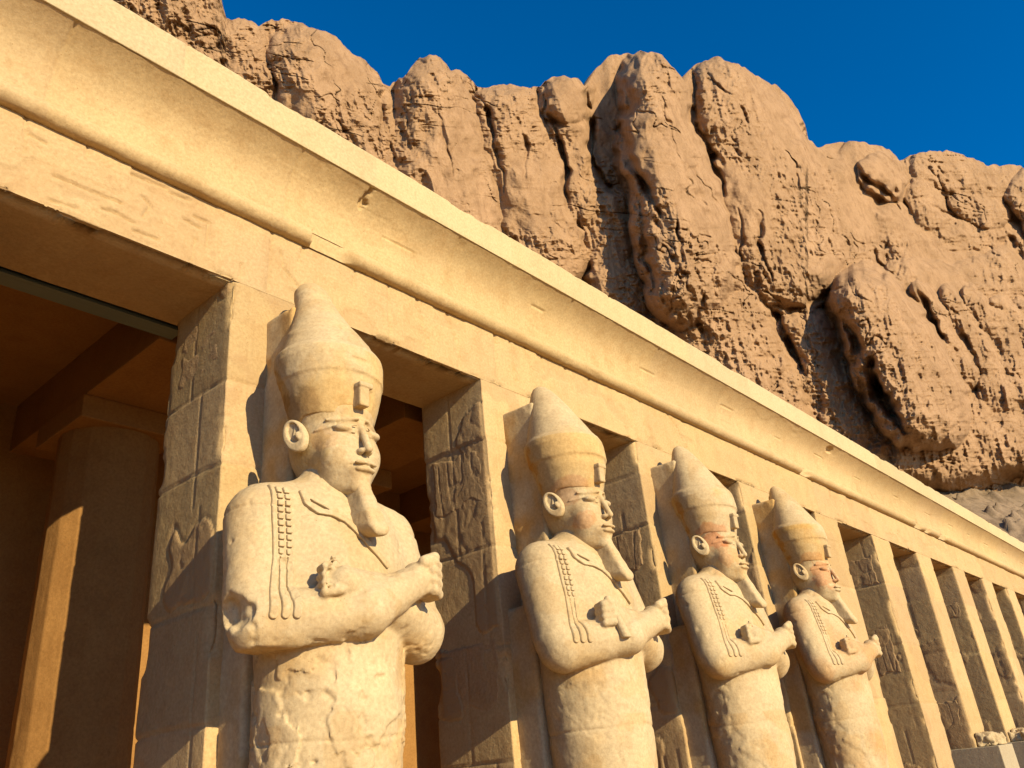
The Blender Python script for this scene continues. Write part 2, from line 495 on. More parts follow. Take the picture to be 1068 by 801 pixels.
def build_scree(crest, xs):
    # rubble slope running down from the foot of the cliff towards the temple's back
    n = CL_N / np.linalg.norm(CL_N)
    sel = crest[(np.arange(len(xs)) % 4) == 0]
    tpar = sel @ np.array([n[1], -n[0], 0])
    o = np.argsort(tpar)
    us = np.linspace(tpar.min() - 20, tpar.max() + 60, 700)
    ker = np.ones(9) / 9
    zz = np.convolve(np.pad(sel[o, 2], 4, mode='edge'), ker, 'valid')
    qq = np.convolve(np.pad(sel[o] @ n, 4, mode='edge'), ker, 'valid')
    zt = np.interp(us, tpar[o], zz)
    q0 = np.interp(us, tpar[o], qq)
    vs = np.linspace(0, 1, 220)
    run = np.minimum(zt / 0.8, 55)
    U, Vv = np.meshgrid(us, vs, indexing='ij')
    D = q0[:, None] + 5 - Vv * (run[:, None] + 5)
    P = n * D[..., None] + np.array([n[1], -n[0], 0]) * U[..., None]
    Z = zt[:, None] + 5.2 - 0.8 * Vv * (run[:, None] + 5) + 1.8 * fbm(U / 16, D / 12, 0, 4, 91) + 0.7 * fbm(U / 4.0, D / 4.0, 0, 4, 92)
    Z = Z + 3.2 * np.clip(fbm(U / 2.4, D / 2.0, 4, 3, 93) - 0.18, 0, 1)
    P[..., 2] = Z
    me = fast_mesh('scree_slope', P.reshape(-1, 3), grid_faces(len(us), len(vs), flip=True))
    struct(link('scree_slope', me, M['scree']))

build_scree(*build_cliff())

# ----------------------------------------------------------------------------
# the temple portico
# ----------------------------------------------------------------------------
Y0 = 5.0                       # plane of the pillar fronts
STEP, PW, PD = 2.832, 1.035, 0.89
def pil_x(i): return 2.87 + STEP * (i - 1)        # left edge of pillar i
ZL = 3.71 + EYE                # underside of the architrave
X_A, X_B = -3.2, 37.5
NP = 12
portico = thing('temple_portico', 'long pale limestone colonnade with square pillars and a flared cornice below the cliff', 'temple', (0, Y0, 0))
PO = Vector((0, Y0, 0))

def xs_adaptive(a, b, k=0.0026, mn=0.011):
    out = [a]
    while out[-1] < b:
        x = out[-1]
        dist = math.hypot(x, 6.0) if x > 0 else 6.0 - x * 3
        out.append(x + max(mn, k * dist))
    out[-1] = b
    return np.array(out)

XS = xs_adaptive(X_A, X_B)

def sweep(name, prof, mat, disp=None, parent=portico, old=None, xs=XS, post=None, blocks=None):
    """sweep an open profile [(p, z)] along X; p is how far it stands out from the pillar plane"""
    prof = np.array(prof, float)
    tg = np.gradient(prof, axis=0)
    nrm = np.stack([tg[:, 1], -tg[:, 0]], -1)
    nrm /= np.linalg.norm(nrm, axis=1, keepdims=True) + 1e-9
    X = np.repeat(xs[:, None], len(prof), 1)
    Pp = np.repeat(prof[None, :, 0], len(xs), 0)
    Zz = np.repeat(prof[None, :, 1], len(xs), 0)
    dd = disp(X, Pp, Zz) if disp is not None else 0 * X
    Pp = Pp + dd * nrm[None, :, 0]
    Zz = Zz + dd * nrm[None, :, 1]
    if post is not None:
        Pp, Zz = post(X, Pp, Zz)
    V = np.stack([X, -Pp, Zz], -1)
    me = fast_mesh(name, V.reshape(-1, 3), grid_faces(len(xs), len(prof)))
    if old is not None:
        attr(me, 'old', old(X, Pp, Zz).ravel())
    bl = np.sort(np.array(blocks if blocks is not None else [1e6]))
    k = np.searchsorted(bl, X + 0.015 * fbm(Zz * 5, X * 0.2, 0, 2, 134)).astype(np.float32)
    tone = 1.0 + 0.085 * vnoise(k * 3.7 + 0.4, 0.3, 0.2, 171)
    warm = 0.05 * vnoise(k * 5.3 + 0.2, 0.7, 0.2, 172)
    strk = 0.07 * np.clip(fbm(X * 7, Zz * 0.7, 0, 4, 173), 0, 1) ** 1.0     # faint run-off streaks
    attr_col(me, 'tint', np.stack([tone - strk, tone - strk * 1.1 + 0 * warm, tone + warm - strk * 1.3], -1).reshape(-1, 3))
    return link(name, me, mat, parent)

def seg(a, b, step):
    n = max(2, int(math.hypot(b[0] - a[0], b[1] - a[1]) / step) + 1)
    return [(a[0] + (b[0] - a[0]) * i / (n - 1), a[1] + (b[1] - a[1]) * i / (n - 1)) for i in range(n)]

def chain(*runs):
    out = list(runs[0])
    for r in runs[1:]:
        out += r[1:] if out[-1] == r[0] else r
    return out

def groove(v, at, w):           # narrow V cut around each position
    g = 0 * v
    for a in at:
        g = np.maximum(g, np.clip(1 - np.abs(v - a) / w, 0, 1))
    return g

rng = random.Random(7)
# architrave: front face, broken lower arris, soffit
ZA0, ZA1 = ZL, 4.40 + EYE
joints_a = [pil_x(i) + PW * (0.24 + 0.1 * rng.random()) for i in range(-1, NP + 1)]
marks_px = [[(57, 183), (127, 212)], [(137, 181), (175, 196)], [(107, 217), (122, 222), (140, 232)], [(193, 228), (210, 238)],
            [(203, 225), (219, 232), (217, 258)], [(53, 208), (80, 218)], [(140, 240), (165, 249)], [(178, 200), (198, 208)],
            [(293, 262), (296, 280), (312, 300)], [(531, 350), (533, 372), (538, 398)], [(693, 428), (706, 446), (718, 470)],
            [(780, 470), (783, 490)], [(30, 140), (48, 150)], [(150, 205), (158, 215), (150, 226)]]
marks = []
for mk in marks_px:
    pts = px_ray(np.array([float(a) for a, b in mk]), np.array([float(b) for a, b in mk]))
    marks.append([(q[0] * Y0 / q[1], q[2] * Y0 / q[1] + EYE) for q in pts])
def disp_arch(X, P, Z):
    front = P > -0.05
    d = 0.005 * fbm(X * 1.2, Z * 1.2, 0, 3, 101) + 0.0025 * fbm(X * 9, Z * 9, P * 9, 3, 102)
    wob = 0.03 * fbm(Z * 3, X * 0.2, 0, 2, 103)
    d -= 0.020 * groove(X + wob, joints_a, 0.022) * front
    # chips along the lower arris
    chip = np.clip(fbm(X * 3.2, 0, 0, 4, 104) - 0.12, 0, 1) * 0.12
    edge = np.exp(-((Z - ZA0) / 0.035) ** 2) * np.exp(-(P / 0.035) ** 2)
    d -= chip * edge
    # remains of shallow relief on the face
    flake = sstep(0.24, 0.30, fbm(X * 1.3 + 3, Z * 2.2, 0, 4, 105)) * front
    d -= 0.012 * flake
    rel = (np.abs(((X * 2.1 + 0.6 * fbm(X, Z, 0, 2, 107)) % 1) - 0.5) < 0.03) * (fbm(X * 0.8, Z * 2, 0, 2, 106) > 0.12) * front
    d -= 0.014 * rel
    near = XS < 12
    g = np.full(X.shape, 1.0)
    for mk in marks:
        for a, b in zip(mk[:-1], mk[1:]):
            dx, dz = b[0] - a[0], b[1] - a[1]
            xx, zz = X[near], Z[near]
            t = np.clip(((xx - a[0]) * dx + (zz - a[1]) * dz) / (dx * dx + dz * dz), 0, 1)
            g[near] = np.minimum(g[near], np.hypot(xx - a[0] - t * dx, zz - a[1] - t * dz))
    d -= 0.026 * np.clip(1 - g / 0.014, 0, 1) * front
    d += 0.006 * np.exp(-((g - 0.04) / 0.025) ** 2) * front
    return d
def old_arch(X, P, Z):
    return 0.35 * sstep(0.26, 0.3, fbm(X * 1.3 + 3, Z * 2.2, 0, 4, 105))
prof = chain(seg((-PD, ZA0), (-0.04, ZA0), 0.12), seg((-0.04, ZA0), (0, ZA0), 0.013), seg((0, ZA0), (0, ZA0 + 0.08), 0.013),
             seg((0, ZA0 + 0.08), (0, ZA1), 0.012))
sweep('architrave', prof, M['facade'], disp_arch, old=old_arch, blocks=joints_a)

# torus moulding with missing stretches
gaps = [(3.55, 3.98), (13.9, 14.25), (20.2, 20.7), (21.0, 21.3), (22.1, 22.6)]
def torus_prof(n=22, r=0.085, pc=0.022, zc=4.425 + EYE):
    return [(pc + r * math.cos(a), zc + r * math.sin(a)) for a in np.linspace(-math.radians(118), math.radians(105), n)]
def disp_torus(X, P, Z):
    d = 0.004 * fbm(X * 3, Z * 5, 0, 3, 111) + 0.002 * fbm(X * 20, Z * 20, P * 20, 2, 112)
    d -= 0.03 * np.clip(fbm(X * 2.5, Z * 6, P * 6, 3, 114) - 0.3, 0, 1)
    d -= 0.006 * groove(X, joints_c, 0.014)
    return d
joints_c = list(np.arange(X_A + 0.7, X_B, 1.93))
def post_torus(X, P, Z):
    for a, b in gaps:               # broken away and filled flush
        ragged = 0.03 * fbm(Z * 20, a, 0, 2, 113)
        k = sstep(a - 0.01, a + 0.01, X + ragged) * (1 - sstep(b - 0.10, b + 0.08, X + ragged))
        flush = 0.014 + 0.10 * np.clip(Z - EYE - 4.40, 0, 0.16) + 0.006 * fbm(X * 12, Z * 12, a, 3, 115)
        P = P * (1 - k) + np.where(P > -0.05, flush, P) * k
    return P, Z
sweep('torus_moulding', torus_prof(), M['cavetto'], disp_torus, post=post_torus, blocks=joints_c)

# cavetto: the flared throat of the cornice
def cav(n=54):
    out = []
    for a in np.linspace(0, 1, n) ** 0.75:
        out.append((0.03 + 0.275 * a ** 3.2, 4.495 + EYE + 0.603 * a))
    return out
patches = [(2.8 + 2.05 * k + 0.3 * math.sin(k * 5.1), 4.74 + EYE + 0.04 * math.cos(k * 3.3), 0.16 + 0.05 * math.sin(k * 2.2), 0.11) for k in range(1, 16)]
def disp_cav(X, P, Z):
    d = 0.004 * fbm(X * 0.9, Z * 1.6, 0, 2, 121) * sstep(5.05, 4.7, Z - EYE) + 0.002 * fbm(X * 12, Z * 12, 0, 3, 122)
    d -= 0.013 * groove(X + 0.02 * fbm(Z * 4, X * 0.2, 0, 2, 124), joints_c, 0.015)
    for (cx, cz, w, h) in patches:           # let-in repair stones
        a, b = np.abs(X - cx), np.abs(Z - cz)
        ins = (a < w) & (b < h)
        rim = ((np.abs(a - w) < 0.014) & (b < h)) | ((np.abs(b - h) < 0.014) & (a < w + 0.01))
        d += np.where(ins, 0.004, 0) - np.where(rim & (Z > cz - h * 0.2), 0.012, 0)
    # broken bites out of the upper edge
    for (cx, w, h) in ((4.05, 0.045, 0.11), (15.2, 0.14, 0.05)):
        e = ((X - cx + 0.06 * fbm(Z * 22, X * 14, 0, 3, 125)) / w) ** 2 + ((Z - 5.03 - EYE) / h) ** 2
        d -= 0.045 * (1 - sstep(0.7, 1.0, e))
    fl = sstep(0.34, 0.36, fbm(X * 0.9, Z * 2.0 + 5, 0, 4, 126))
    return d - 0.003 * fl
sweep('cavetto_cornice', cav(), M['cavetto'], disp_cav, blocks=joints_c)

# fascia: the square upper band
pf, zf0, zf1 = 0.320, 5.100 + EYE, 5.466 + EYE
def disp_fas(X, P, Z):
    d = 0.004 * fbm(X * 1.5, Z * 2, 0, 3, 131) + 0.002 * fbm(X * 10, Z * 10, 0, 3, 132)
    d -= 0.010 * groove(X + 0.015 * fbm(Z * 5, X * 0.2, 0, 2, 134), [j + 0.8 for j in joints_c], 0.011)
    lo = np.exp(-((Z - zf0) / 0.03) ** 2)
    hi = np.exp(-((Z - zf1) / 0.03) ** 2)
    d -= (lo * 0.03 + hi * 0.08) * np.clip(fbm(X * 1.6, Z * 2, 0, 4, 135) - 0.22, 0, 1)
    d -= 0.025 * hi * np.clip(fbm(X * 3.6, 3, 0, 3, 136) - 0.3, 0, 1)
    return d
prof = chain(seg((0.25, zf0 + 0.02), (0.29, zf0), 0.02), seg((0.29, zf0), (pf, zf0), 0.010), seg((pf, zf0), (pf, zf1), 0.013), seg((pf, zf1), (pf - 0.10, zf1), 0.014),
             seg((pf - 0.10, zf1), (-1.0, zf1 + 0.02), 0.2), seg((-1.0, zf1 + 0.02), (-4.8, zf1 + 0.05), 0.6))
sweep('fascia', prof, M['fascia'], disp_fas, blocks=[j + 0.8 for j in joints_c])

# ceiling, back wall, floor, cross beams
ZC = 4.27 + EYE
YB = 4.45                      # back wall face (local y)
def part_boxes(name, boxes, mat, parent=portico, bev=0.0):
    o = link(name, box_mesh(name, boxes), mat, parent)
    if bev:
        add_bevel(o, bev)
    return o
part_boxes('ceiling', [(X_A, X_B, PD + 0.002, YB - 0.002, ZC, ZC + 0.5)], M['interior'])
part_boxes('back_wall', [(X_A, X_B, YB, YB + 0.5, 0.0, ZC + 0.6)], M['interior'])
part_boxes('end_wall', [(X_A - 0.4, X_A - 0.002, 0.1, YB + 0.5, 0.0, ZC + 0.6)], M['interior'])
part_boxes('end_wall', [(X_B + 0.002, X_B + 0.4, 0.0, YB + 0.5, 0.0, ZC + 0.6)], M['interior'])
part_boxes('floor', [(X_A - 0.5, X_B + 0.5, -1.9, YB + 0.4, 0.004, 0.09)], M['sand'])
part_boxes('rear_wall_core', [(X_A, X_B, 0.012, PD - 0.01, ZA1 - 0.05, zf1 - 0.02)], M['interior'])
# steel beam behind the architrave
sb = part_boxes('steel_beam', [(X_A + 0.3, pil_x(1) + 0.12, PD + 0.10, PD + 0.28, ZL + 0.02, ZL + 0.045),
                               (X_A + 0.3, pil_x(1) + 0.12, PD + 0.178, PD + 0.198, ZL + 0.046, ZL + 0.22),
                               (X_A + 0.3, pil_x(1) + 0.12, PD + 0.10, PD + 0.28, ZL + 0.221, ZL + 0.245)], M['steel'])

def beam_mesh(x0, x1, y0, y1):
    return box_mesh('cross_beam', [(x0, x1, y0, y1, ZL + 0.003, ZC - 0.003)])

COL_Y, COL_R = 3.1, 0.48
def column_mesh(fine):
    """sixteen-sided shaft, slightly tapering, worn"""
    zs = np.linspace(0.09, ZL - 0.23, 150 if fine else 40)
    n = 192 if fine else 64
    a = np.linspace(0, 2 * np.pi, n, endpoint=False) + 0.1
    A, Zs = np.meshgrid(a, zs, indexing='ij')
    k = 16
    loc = (A % (2 * np.pi / k)) - np.pi / k
    R = COL_R * np.cos(np.pi / k) / np.cos(loc)
    R = R * (1.04 - 0.055 * Zs / ZL)
    R = R + 0.004 * fbm(A * 6, Zs * 2, 0, 3, 141) - 0.02 * np.clip(fbm(np.cos(A) * 3, np.sin(A) * 3, Zs * 2.5, 3, 142) - 0.35, 0, 1)
    R = R - 0.008 * groove(Zs, [1.35, 2.4, 3.35, 4.2], 0.016)
    V = np.stack([R * np.cos(A), R * np.sin(A), Zs], -1)
    return fast_mesh('shaft', V.reshape(-1, 3), grid_faces(n, len(zs), wrap=True))

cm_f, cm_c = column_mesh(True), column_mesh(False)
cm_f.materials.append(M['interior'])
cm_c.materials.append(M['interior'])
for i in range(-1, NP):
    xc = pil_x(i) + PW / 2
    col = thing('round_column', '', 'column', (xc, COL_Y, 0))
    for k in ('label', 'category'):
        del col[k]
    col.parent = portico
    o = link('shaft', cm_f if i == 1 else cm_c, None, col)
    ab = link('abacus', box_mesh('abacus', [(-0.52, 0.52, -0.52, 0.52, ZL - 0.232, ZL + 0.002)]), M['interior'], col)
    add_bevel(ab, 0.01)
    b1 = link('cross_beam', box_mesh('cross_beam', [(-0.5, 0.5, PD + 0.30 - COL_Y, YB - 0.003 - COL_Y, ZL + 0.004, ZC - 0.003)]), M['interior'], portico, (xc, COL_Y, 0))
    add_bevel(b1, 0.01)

# pillars -------------------------------------------------------------------
def pillar_mesh(i, step):
    r = random.Random(100 + i)
    h0, h1 = 0.09, ZL + 0.001
    # perimeter: start at back-left, run along left face to front-left, front, right, back
    corners = [(0, PD), (0, 0), (PW, 0), (PW, PD), (0, PD)]
    per, face, fn = [], [], []
    for q, ((ax, ay), (bx, by)) in enumerate(zip(corners[:-1], corners[1:])):
        st = step if q in (0, 1) else max(step, 0.08)
        n = int(math.hypot(bx - ax, by - ay) / st)
        for t in np.arange(n) / n:
            per.append((ax + (bx - ax) * t, ay + (by - ay) * t))
            face.append(q)
    per, face = np.array(per), np.array(face)
    zs = np.linspace(h0, h1, int((h1 - h0) / step))
    n = len(per)
    PXx = np.repeat(per[:, 0][:, None], len(zs), 1)
    PYy = np.repeat(per[:, 1][:, None], len(zs), 1)
    Z = np.repeat(zs[None, :], n, 0)
    fc = np.repeat(face[:, None], len(zs), 1)
    # outward direction (mitred at corners)
    ox = np.where(PXx < 1e-6, -1.0, np.where(PXx > PW - 1e-6, 1.0, 0.0))
    oy = np.where(PYy < 1e-6, -1.0, np.where(PYy > PD - 1e-6, 1.0, 0.0))
    sx = i * 17.3
    # courses of blocks, each a little out of line
    cz, courses = h0, []
    while cz < h1:
        hgt = r.uniform(0.62, 1.15)
        courses.append((cz, cz + hgt, r.uniform(-0.012, 0.010), r.uniform(-0.010, 0.012)))
        cz += hgt
    cz = [c[0] for c in courses[1:]]
    offl = np.zeros_like(Z)
    offf = np.zeros_like(Z)
    tint = np.ones(Z.shape + (3,), np.float32)
    wobz = Z + 0.02 * fbm((PXx - PYy) * 2, sx, 0, 2, 151)
    for a, b, l, f in courses:
        k = (wobz >= a) & (wobz < b)
        offl[k] = l
        offf[k] = f
        for q in range(4):
            kk = k & (fc == q)
            tn, wm = r.uniform(0.88, 1.08), r.uniform(-0.06, 0.04)
            tint[kk] = (tn, tn, tn + wm)
    d = 0.005 * fbm(PXx * 1.5 + sx, PYy * 1.5, Z * 1.5, 3, 152) + 0.002 * fbm(PXx * 10 + sx, PYy * 10, Z * 10, 3, 153)
    d -= 0.012 * groove(wobz, cz, 0.018)
    # vertical joints on the left face
    s = np.where(fc == 0, PYy, PXx)
    vj = 0.35 + 0.3 * (vnoise(np.floor(Z / 0.9), sx, 0, 154))
    d -= 0.010 * np.clip(1 - np.abs(s - vj) / 0.014, 0, 1) * (fc == 0)
    # original carved stones set into the restored masonry of the side face
    f1 = fbm(PYy * 1.5 + sx * 1.7, Z * 1.25, 0, 3, 155)
    old = sstep(0.30, 0.32, f1) * (fc == 0) * sstep(0.02, 0.06, PYy) * (1 - sstep(PD - 0.10, PD - 0.04, PYy))
    old = np.maximum(old, sstep(0.33, 0.35, fbm(PXx * 1.4 + sx, Z * 1.1, 3, 3, 156)) * (fc == 1) * 0.5)
    rim = np.exp(-((f1 - 0.305) / 0.02) ** 2) * (fc == 0)
    fig = np.abs(fbm(PYy * 5 + sx, Z * 4.2, 2, 2, 157))
    d += old * (0.006 + 0.004 * (sstep(0.03, 0.10, fig) - 0.6) + 0.003 * fbm(PYy * 16, Z * 16, sx, 3, 158)) * (fc == 0)
    d -= 0.008 * rim
    # worn, chipped arrises
    e = np.minimum(np.minimum(np.abs(PXx), np.abs(PXx - PW)) + 10 * (fc % 2 == 0), np.minimum(np.abs(PYy), np.abs(PYy - PD)) + 10 * (fc % 2 == 1))
    e = np.where((PXx < 1e-6) & (PYy < 1e-6), 0, e)
    chip = np.clip(fbm(Z * 2.1 + sx, sx, 0, 4, 159) - 0.10, 0, 1) * 0.16
    if i >= 5:
        chip = chip * 1.6
    d -= (chip + 0.004) * np.exp(-(e / 0.045) ** 2)
    X = PXx + ox * d + np.where(ox < 0, offl, 0) + np.where((ox == 0) & (PXx < 0.03), offl * (1 - PXx / 0.03), 0)
    Yv = PYy + oy * d - np.where(oy < 0, 0 * offf, 0)
    V = np.stack([X, Yv, Z], -1)
    me = fast_mesh('pillar', V.reshape(-1, 3), grid_faces(n, len(zs), wrap=True))
    attr(me, 'old', old.ravel())
    attr_col(me, 'tint', tint.reshape(-1, 3))
    return me

for i in range(-1, NP):
    step = 0.018 if i in (1, 2) else (0.025 if i in (3, 4, 5, 6) else 0.04)
    p = link('pillar', pillar_mesh(i, step), M['facade'], portico, (pil_x(i), 0, 0))

# ragged old fragments let into the pillar sides (as on the nearest two pillars)
def fragment_mesh(w, h, seed, th=0.014):
    n = int(w / 0.012) + 2
    k = int(h / 0.012) + 2
    yy, zz = np.meshgrid(np.linspace(0, w, n), np.linspace(0, h, k), indexing='ij')
    ex = np.minimum(np.minimum(yy, w - yy), np.minimum(zz, h - zz))
    ed = ex + 0.07 * fbm(yy * 5, zz * 5, seed, 4, 161) - 0.03
    hgt = sstep(0.0, 0.02, ed) * (th + 0.005 * fbm(yy * 9, zz * 7, seed + 3, 4, 162)
                                   - 0.004 * (np.abs(vnoise(yy * 9, zz * 2.0, seed, 163)) < 0.10)) - 0.012
    hgt = np.where(ed <= 0, -0.012, hgt)
    V = np.stack([-hgt, yy, zz], -1)
    return fast_mesh('carved_fragment', V.reshape(-1, 3), grid_faces(n, k, flip=True))

def add_fragment(i, y, z, w, h, seed, lab=None):
    o = link('carved_fragment', fragment_mesh(w, h, seed), M['fragment'], portico, (pil_x(i) - 0.001, y, z + EYE))
    return o
add_fragment(1, 0.03, 3.02, 0.72, 0.56, 1)
add_fragment(1, 0.55, 1.62, 0.30, 0.40, 2)
add_fragment(2, 0.08, 2.42, 0.72, 0.62, 3)
add_fragment(2, 0.04, 3.05, 0.30, 0.50, 6)
add_fragment(2, 0.08, 0.55, 0.66, 0.62, 4)
add_fragment(3, 0.10, 2.1, 0.60, 0.55, 5)
add_fragment(6, 0.10, 2.75, 0.62, 0.60, 8)
add_fragment(6, 0.16, 1.10, 0.46, 0.95, 9)
add_fragment(7, 0.14, 1.55, 0.40, 0.60, 10)
add_fragment(7, 0.10, -0.10, 0.60, 0.75, 11)
add_fragment(8, 0.14, 2.5, 0.4, 0.4, 12)

# ----------------------------------------------------------------------------
# signed-distance sculpting
# ----------------------------------------------------------------------------
def smin(a, b, k):
    h = np.clip(0.5 + 0.5 * (b - a) / k, 0, 1)
    return b + (a - b) * h - k * h * (1 - h)
def smax(a, b, k): return -smin(-a, -b, k)
def ell(x, p, z, c, r):
    qx, qp, qz = (x - c[0]) / r[0], (p - c[1]) / r[1], (z - c[2]) / r[2]
    k0 = np.sqrt(qx * qx + qp * qp + qz * qz)
    k1 = np.sqrt((qx / r[0]) ** 2 + (qp / r[1]) ** 2 + (qz / r[2]) ** 2) + 1e-6
    return k0 * (k0 - 1) / k1
def cap(x, p, z, a, b, ra, rb):
    d = np.array(b, float) - np.array(a, float)
    t = np.clip(((x - a[0]) * d[0] + (p - a[1]) * d[1] + (z - a[2]) * d[2]) / (d @ d), 0, 1)
    return np.sqrt((x - a[0] - t * d[0]) ** 2 + (p - a[1] - t * d[1]) ** 2 + (z - a[2] - t * d[2]) ** 2) - (ra + (rb - ra) * t)
def rbox(x, p, z, c, h, r):
    qx, qp, qz = np.abs(x - c[0]) - h[0] + r, np.abs(p - c[1]) - h[1] + r, np.abs(z - c[2]) - h[2] + r
    return (np.sqrt(np.maximum(qx, 0) ** 2 + np.maximum(qp, 0) ** 2 + np.maximum(qz, 0) ** 2)
            + np.minimum(np.maximum(qx, np.maximum(qp, qz)), 0) - r)

def surface(f, lo, hi, h, name):
    lo, hi = np.array(lo, float), np.array(hi, float)
    B = 4
    n = (np.ceil((hi - lo) / (h * B)).astype(int))
    N = n * B + 1
    cen = [lo[a] + (np.arange(n[a]) + 0.5) * B * h for a in range(3)]
    G = np.meshgrid(*cen, indexing='ij')
    dc = f(*[g.astype(np.float32) for g in G])
    act = np.abs(dc) < B * h * 0.87 * 1.6 + 0.03
    D = np.repeat(np.repeat(np.repeat(np.sign(dc), B, 0), B, 1), B, 2)
    D = np.pad(D, ((0, 1), (0, 1), (0, 1)), mode='edge').astype(np.float32) * 10
    am = np.zeros(N, bool)
    ii = np.argwhere(act)
    for a in range(B + 1):
        for b in range(B + 1):
            for c in range(B + 1):
                am[ii[:, 0] * B + a, ii[:, 1] * B + b, ii[:, 2] * B + c] = True
    idx = np.argwhere(am)
    P = (lo + idx * h).astype(np.float32)
    D[am] = f(P[:, 0], P[:, 1], P[:, 2])
    # naive surface nets
    ins = D < 0
    cnt = np.zeros(np.array(N) - 1, np.int8)
    for a in (0, 1):
        for b in (0, 1):
            for c in (0, 1):
                cnt += ins[a:N[0] - 1 + a, b:N[1] - 1 + b, c:N[2] - 1 + c]
    cells = np.argwhere((cnt > 0) & (cnt < 8))
    off = [(a, b, c) for a in (0, 1) for b in (0, 1) for c in (0, 1)]
    vals = np.stack([D[cells[:, 0] + o[0], cells[:, 1] + o[1], cells[:, 2] + o[2]] for o in off], 1)
    acc = np.zeros((len(cells), 3))
    num = np.zeros(len(cells))
    for e0 in range(8):
        for e1 in range(e0 + 1, 8):
            if sum(abs(off[e0][q] - off[e1][q]) for q in range(3)) != 1:
                continue
            a, b = vals[:, e0], vals[:, e1]
            k = (a < 0) != (b < 0)
            t = np.where(k, a / np.where(k, a - b, 1), 0)
            pt = np.array(off[e0])[None] + t[:, None] * (np.array(off[e1]) - np.array(off[e0]))[None]
            acc += pt * k[:, None]
            num += k
    V = lo + (cells + acc / num[:, None]) * h
    vid = np.full(np.array(N) - 1, -1, np.int64)
    vid[cells[:, 0], cells[:, 1], cells[:, 2]] = np.arange(len(cells))
    Fs = []
    for ax in range(3):
        u, v = (ax + 1) % 3, (ax + 2) % 3
        s0 = [slice(1, N[q] - 1) for q in range(3)]
        s1 = [slice(1, N[q] - 1) for q in range(3)]
        s0[ax] = slice(0, N[ax] - 1)
        s1[ax] = slice(1, N[ax])
        A, Bb = ins[tuple(s0)], ins[tuple(s1)]
        e = np.argwhere(A != Bb)
        if not len(e):
            continue
        o3 = np.array([0 if q == ax else 1 for q in range(3)])
        g = e + o3
        def at(du, dv):
            q = g.copy()
            q[:, u] -= du
            q[:, v] -= dv
            return vid[q[:, 0], q[:, 1], q[:, 2]]
        quad = np.stack([at(1, 1), at(0, 1), at(0, 0), at(1, 0)], 1)
        sgn = A[tuple(e.T)]
        quad = np.where(sgn[:, None], quad, quad[:, ::-1])
        Fs.append(quad)
    F = np.concatenate(Fs)
    F = F[(F >= 0).all(1)]
    # local (x, p, z) -> object (x, -p, z): mirrored, so flip
    Vo = np.stack([V[:, 0], -V[:, 1], V[:, 2]], 1)
    return Vo, F[:, ::-1]

